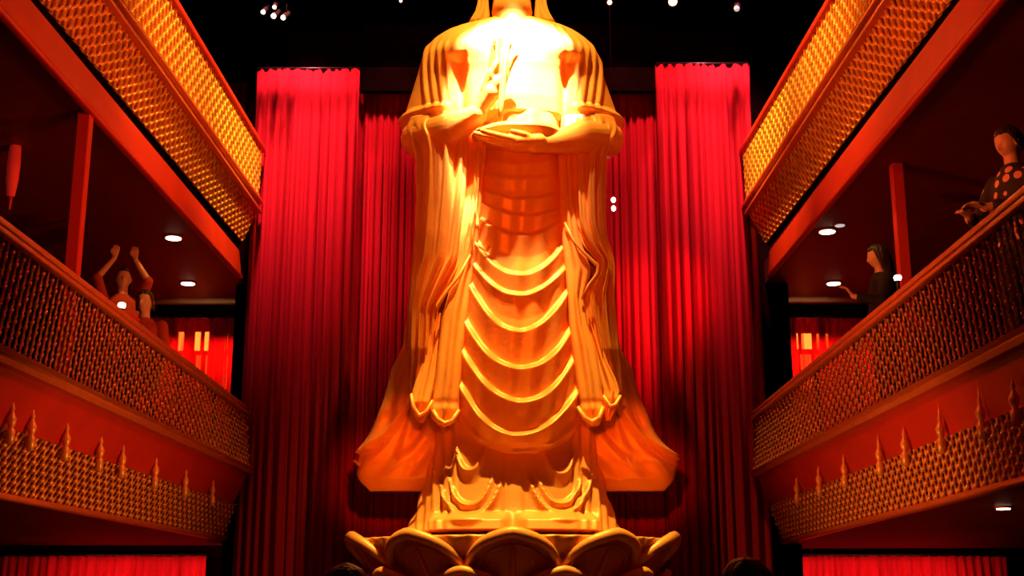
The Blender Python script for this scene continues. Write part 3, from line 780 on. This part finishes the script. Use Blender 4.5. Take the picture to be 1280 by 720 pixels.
for (p, h, label, cl, hair, rz, look, arms) in (
    (p1, h1, 'person standing behind the left railing with both arms raised overhead', SHIRT_R, 'bun', PI*1.1, 0, {-1: ((-.24, .10, 1.60), (-.10, .16, 1.80), (.1, 0, 1)), 1: ((.25, .10, 1.60), (.10, .16, 1.80), (-.1, 0, 1))}),
    (p3, h3, 'person at the right edge behind the railing, patterned shirt, head bowed', SHIRT_P, 'short', PI*.62, -.35, {-1: ((-.25, .12, 1.12), (-.08, .34, 1.12), (.4, .8, .2)), 1: ((.25, .12, 1.12), (.08, .34, 1.10), (-.4, .8, .2))}),
    (p4, h4, 'person in black behind the right railing beside the red post', SHIRT_B, 'long', PI*.5, -.2, {-1: ((-.27, .1, 1.14), (-.2, .33, 1.2), (.2, .5, .8))})):
    H = h/1.62*1.72
    r = empty('person', (p.x, p.y, zfr if p.x > 0 else zfl), label, 'person', rz=rz)
    person(r, H, 'standing', cl, 0, hair, look=look, arms=arms)
for px, py, y, label, hair in ((432, 708, 3.7, 'person in the foreground left of the statue, only the crown of the hair showing', 'long'),
                        (933, 699, 3.35, 'person in the foreground right of the statue, top of a dark head of hair showing', 'short')):
    top = W(px, py, y); H = (top.z+.012)/1.755*1.72
    r = empty('person', (top.x, y, 0), label, 'person')
    person(r, H, 'standing', SHIRT_B, 0, hair)

# small lamps on tables just behind the railings
def table_lamp(px, py, X, zf, side):
    p = WX(px, py, X)
    h = .79
    t = empty('cafe_table', (p.x+(.12 if X > 0 else -.12), p.y, zf), f'small round table behind the {side} railing carrying a lit lamp', 'table')
    MB().lathe([(.01, h-.03), (.26, h-.03), (.27, h-.015), (.26, h), (.01, h)], n=32).build('tabletop', LACQ, t)
    MB().lathe([(.03, .02), (.03, h-.03)], n=12).build('pedestal_leg', STEEL, t)
    MB().lathe([(.01, 0), (.2, 0), (.2, .015), (.03, .04), (.01, .04)], n=24).build('foot', STEEL, t)
    l = empty('candle_lamp', (p.x, p.y, zf+h), f'small glowing white candle lamp just above the {side} handrail', 'lamp')
    top = p.z - (zf+h)
    MB().lathe([(.01, 0), (.045, 0), (.045, .02), (.02, .03), (.015, max(.06, top-.04)), (.03, max(.07, top-.03)), (.001, max(.07, top-.03))], n=16).build('base', STEEL, l)
    q = max(.07, top-.03)
    MB().lathe([(.02, q), (.03, q+.012), (.034, q+.03), (.03, q+.045), (.015, q+.052), (.001, q+.052)], n=16).build('glass', LAMPW, l)
table_lamp(152, 385, -3.30, zfl, 'left'); table_lamp(1122, 347, 3.34, zfr, 'right')

# dim red lanterns in the dark of the mezzanine
for px, py, X, side in ((17, 208, -4.4, 'left'), (1196, 204, 4.6, 'right')):
    p = WX(px, py, X); zc = LN[side]['bandbot'].z
    l = empty('lantern', (p.x, p.y, p.z-.28), f'narrow dim red lantern hanging in the dark behind the {side} railing', 'lantern')
    MB().lathe([(.02, 0), (.035, .01), (.052, .15), (.056, .3), (.05, .45), (.035, .55), (.02, .56)], n=20).build('shade', LANT, l)
    MB().tube([(0, 0, .55), (0, 0, max(.6, zc-(p.z-.28)+.02))], .006, 6).build('cord', STEEL, l)
    MB().tube([(0, 0, .0), (0, 0, -.12)], [.02, .01], 8).build('tassel', LACQ, l)

# recessed downlights
def downlight(px, py, z, label, m=LAMPW, r=.085, grp=None):
    p = WZ(px, py, z)
    d = empty('downlight', (p.x, p.y, z), label, 'ceiling light', 'recessed downlights in the balcony ceilings')
    MB().lathe([(r*1.25, 0), (r*1.22, -.016), (r*1.02, -.016)], n=24).build('bezel', RAIL, d)
    MB().lathe([(.001, -.006), (r, -.006), (r*.98, -.024), (.001, -.026)], n=24).build('lens', m, d)
    return d
zcl = LN['left']['bandbot'].z+.02; zcr = LN['right']['bandbot'].z+.02
downlight(217, 296, zcl, 'round ceiling downlight above the left balcony, the nearer of the two')
downlight(235, 353, zcl, 'round ceiling downlight above the left balcony, nearest the red sheer curtain')
downlight(1034, 288, zcr, 'round ceiling downlight above the right balcony, the nearer bright one')
downlight(1042, 353, zcr, 'round ceiling downlight above the right balcony, nearest the red sheer curtain')
downlight(1050, 280, zcr, 'faint grey ceiling downlight above the right balcony', LAMPD, .05)
downlight(1254, 633, LN['right']['wbot'].z, 'round downlight in the ceiling under the right lower balcony', r=.05)

# stage lights in the dark above the curtains
def batten(y, pxa, pxb, py, label):
    a = W(pxa, py, y); b = W(pxb, py, y)
    r = empty('lighting_batten', ((a.x+b.x)/2, y, a.z), label, 'pipe')
    MB().tube([(a.x, y, a.z), (b.x, y, a.z)], .025, 10).build('pipe', STEEL, r, world=True)
    for t in (.1, .5, .9):
        x = a.x+(b.x-a.x)*t; MB().tube([(x, y, a.z), (x, y, HT)], .006, 6).build('cable', STEEL, r, world=True)
    return a.z
zb1 = batten(14.6, 290, 990, -14, 'black pipe above the statue that carries the stage lights')
def stagelight(px, py, y, label, m, r=.05, aim=(0, 0, -1), grp=None):
    p = W(px, py, y); d = Vector(aim).normalized()
    s = empty('stage_spotlight', p, label, 'spotlight', 'stage lights above the curtains')
    hg = MB().tube([-d*.25, -d*.2, -d*.02, Vector((0, 0, 0))], [r*.7, r*1.1, r*1.2, r*1.25], 16).build('housing', STEEL, s)
    MB().tube([Vector((0, 0, 0))+d*.002, d*.012], [r, r*.9], 16).build('lens', m, hg)
    MB().tube([-d*.12, (-d.x*.12, -d.y*.12, zb1-p.z)], .008, 6).build('yoke', STEEL, s)
for px, py, m, r, lb in ((329, 15, LAMPW, .028, 'tiny white spotlight of the cluster above the left curtain, leftmost'), (342, 20, LAMPW, .032, 'tiny white spotlight of the cluster above the left curtain, lowest'),
                     (343, 9, LAMPO, .026, 'tiny pinkish spotlight of the cluster above the left curtain, topmost'), (354, 22, LAMPW, .03, 'tiny white spotlight of the cluster above the left curtain, rightmost'),
                     (762, 3, LAMPO, .03, 'spotlight at the top edge just right of the statue head'), (841, 2, LAMPO, .055, 'bright orange spotlight at the top edge above the right curtain'),
                     (921, 11, LAMPD, .035, 'pale grey spotlight above the right end of the right curtain'), (501, 1, LAMPO, .02, 'faint pink spotlight at the top edge left of the statue head')):
    stagelight(px, py, 14.6, lb, m, r, (random.uniform(-.2, .2), -.75, -.65))
# two small bulbs on a cord beside the statue's sleeve
p = W(767, 262, 15.1)
b = empty('pendant_bulbs', p, 'pair of tiny white bulbs on a cord beside the right sleeve of the statue', 'lamp')
MB().tube([(0, 0, 0), (0, 0, HT-p.z)], .004, 6).build('cord', STEEL, b)
for z in (.015, .125): MB().ball((0, 0, z), (.028, .028, .035), 10).build('bulb', LAMPW, b)

# ---------------------------------------------------------------- lights
def spot(name, loc, target, power, col, size=40, blend=.5, r=.15):
    l = bpy.data.lights.new(name, 'SPOT'); l.energy = power; l.color = col; l.spot_size = math.radians(size); l.spot_blend = blend; l.shadow_soft_size = r
    o = bpy.data.objects.new(name, l); C.objects.link(o); o.location = loc
    o.rotation_euler = (Vector(target)-Vector(loc)).to_track_quat('-Z', 'Y').to_euler(); return o
def area(name, loc, target, power, col, sx, sy):
    l = bpy.data.lights.new(name, 'AREA'); l.shape = 'RECTANGLE'; l.size = sx; l.size_y = sy; l.energy = power; l.color = col
    o = bpy.data.objects.new(name, l); C.objects.link(o); o.location = loc
    o.rotation_euler = (Vector(target)-Vector(loc)).to_track_quat('-Z', 'Y').to_euler(); return o
KEY = (1, .56, .10)
chest = W(642, 92, 13.7)
spot('chest_spot', (.3, 11.3, 12.0), W(642, 94, 13.7), 36000, (1, .76, .52), 16.5, .3, .08)
spot('forearm_spot', (-.2, 11.0, 12.1), W(640, 160, 13.6), 6500, (1, .66, .30), 17, .6, .08)
spot('statue_top_spot', (0, 12.55, 12.3), W(642, 400, 13.6), 3000, KEY, 44, .6, .12)
spot('statue_base_spot', (0, 11.2, 12.2), W(642, 668, 13.2), 7500, KEY, 22, .45, .10)
FILL = (1, .12, .004)
for z0, e, sz in ((6.8, 640, 24), (5.1, 700, 24), (3.9, 640, 18)):
    spot('statue_fill_spot', (0, 6.5, 4.2), (0, SY, z0), e, FILL, sz, .9, .3)
for s in (-1, 1): spot('wing_fill_spot', (0, 6.5, 4.2), (s*1.35, SY, 3.15), 1800, FILL, 9, .8, .2)
# curtain washes
for s in (-1, 1):
    spot('curtain_wash', (s*2.7, 13.1, 11.3), (s*2.7, 15.4, 7.2), 7500, (1, .25, .30), 27, 1, .2)
    spot('inner_curtain_wash', (s*1.45, 13.6, 11.3), (s*1.45, 15.65, 7.0), 3000, (1, .2, .22), 26, 1, .2)
spot('curtain_glow', (2.9, 13.3, 6.2), W(803, 400, 15.6), 1100, (1, .05, .06), 40, 1, .2)
spot('curtain_glow', (-2.9, 12.6, 3.8), W(478, 330, 15.6), 110, (1, .05, .05), 34, 1, .2)
# balconies
for s in (-1, 1):
    spot('parapet_spot', (-s*.8, 12.9, 11.7), (s*3.1, 13.9, 7.6), 6500, (1, .54, .07), 30, .9, .2)
    spot('parapet_spot', (-s*.8, 10.6, 11.7), (s*3.1, 11.4, 7.7), 4600, (1, .50, .07), 32, .9, .2)
    spot('parapet_wash', (-s*1.6, 6.8, 4.6), (s*3.3, 9.2, 6.4), 800, (1, .17, .02), 68, 1, .3)
    spot('railing_wash', (-s*1.6, 8.0, 6.2), (s*3.2, 10.2, 3.3), 480, (1, .14, .05), 66, 1, .3)
    spot('skirt_wash', (-s*1.4, 8.4, 1.0), (s*3.3, 10.6, 2.5), 560, (1, .30, .05), 62, 1, .2)
    area('mezz_curtain_light', (s*4.3, YB-.75, 4.9), (s*4.3, YB-.42, 4.0), 14, (1, .05, .03), 1.8, .1)
    area('ground_curtain_light', (s*4.2, YB-1.1, 1.9), (s*4.2, YB-.42, 1.4), 24, (1, .14, .14), 3, .1)
w = bpy.data.worlds.new('World'); scn.world = w; w.use_nodes = True
w.node_tree.nodes['Background'].inputs['Color'].default_value = (1, .05, .02, 1); w.node_tree.nodes['Background'].inputs['Strength'].default_value = .02

# ---------------------------------------------------------------- camera and view
cam = bpy.data.cameras.new('Camera'); cam.sensor_width = 36; cam.lens = F/1280*36; cam.clip_end = 100
co = bpy.data.objects.new('Camera', cam); C.objects.link(co); co.location = (0, 0, CZ); co.rotation_euler = (PI/2+PITCH, 0, 0)
scn.camera = co
vs = scn.view_settings; vs.view_transform = 'Standard'; vs.look = 'None'; vs.gamma = 1; vs.exposure = 0; vs.use_curve_mapping = False
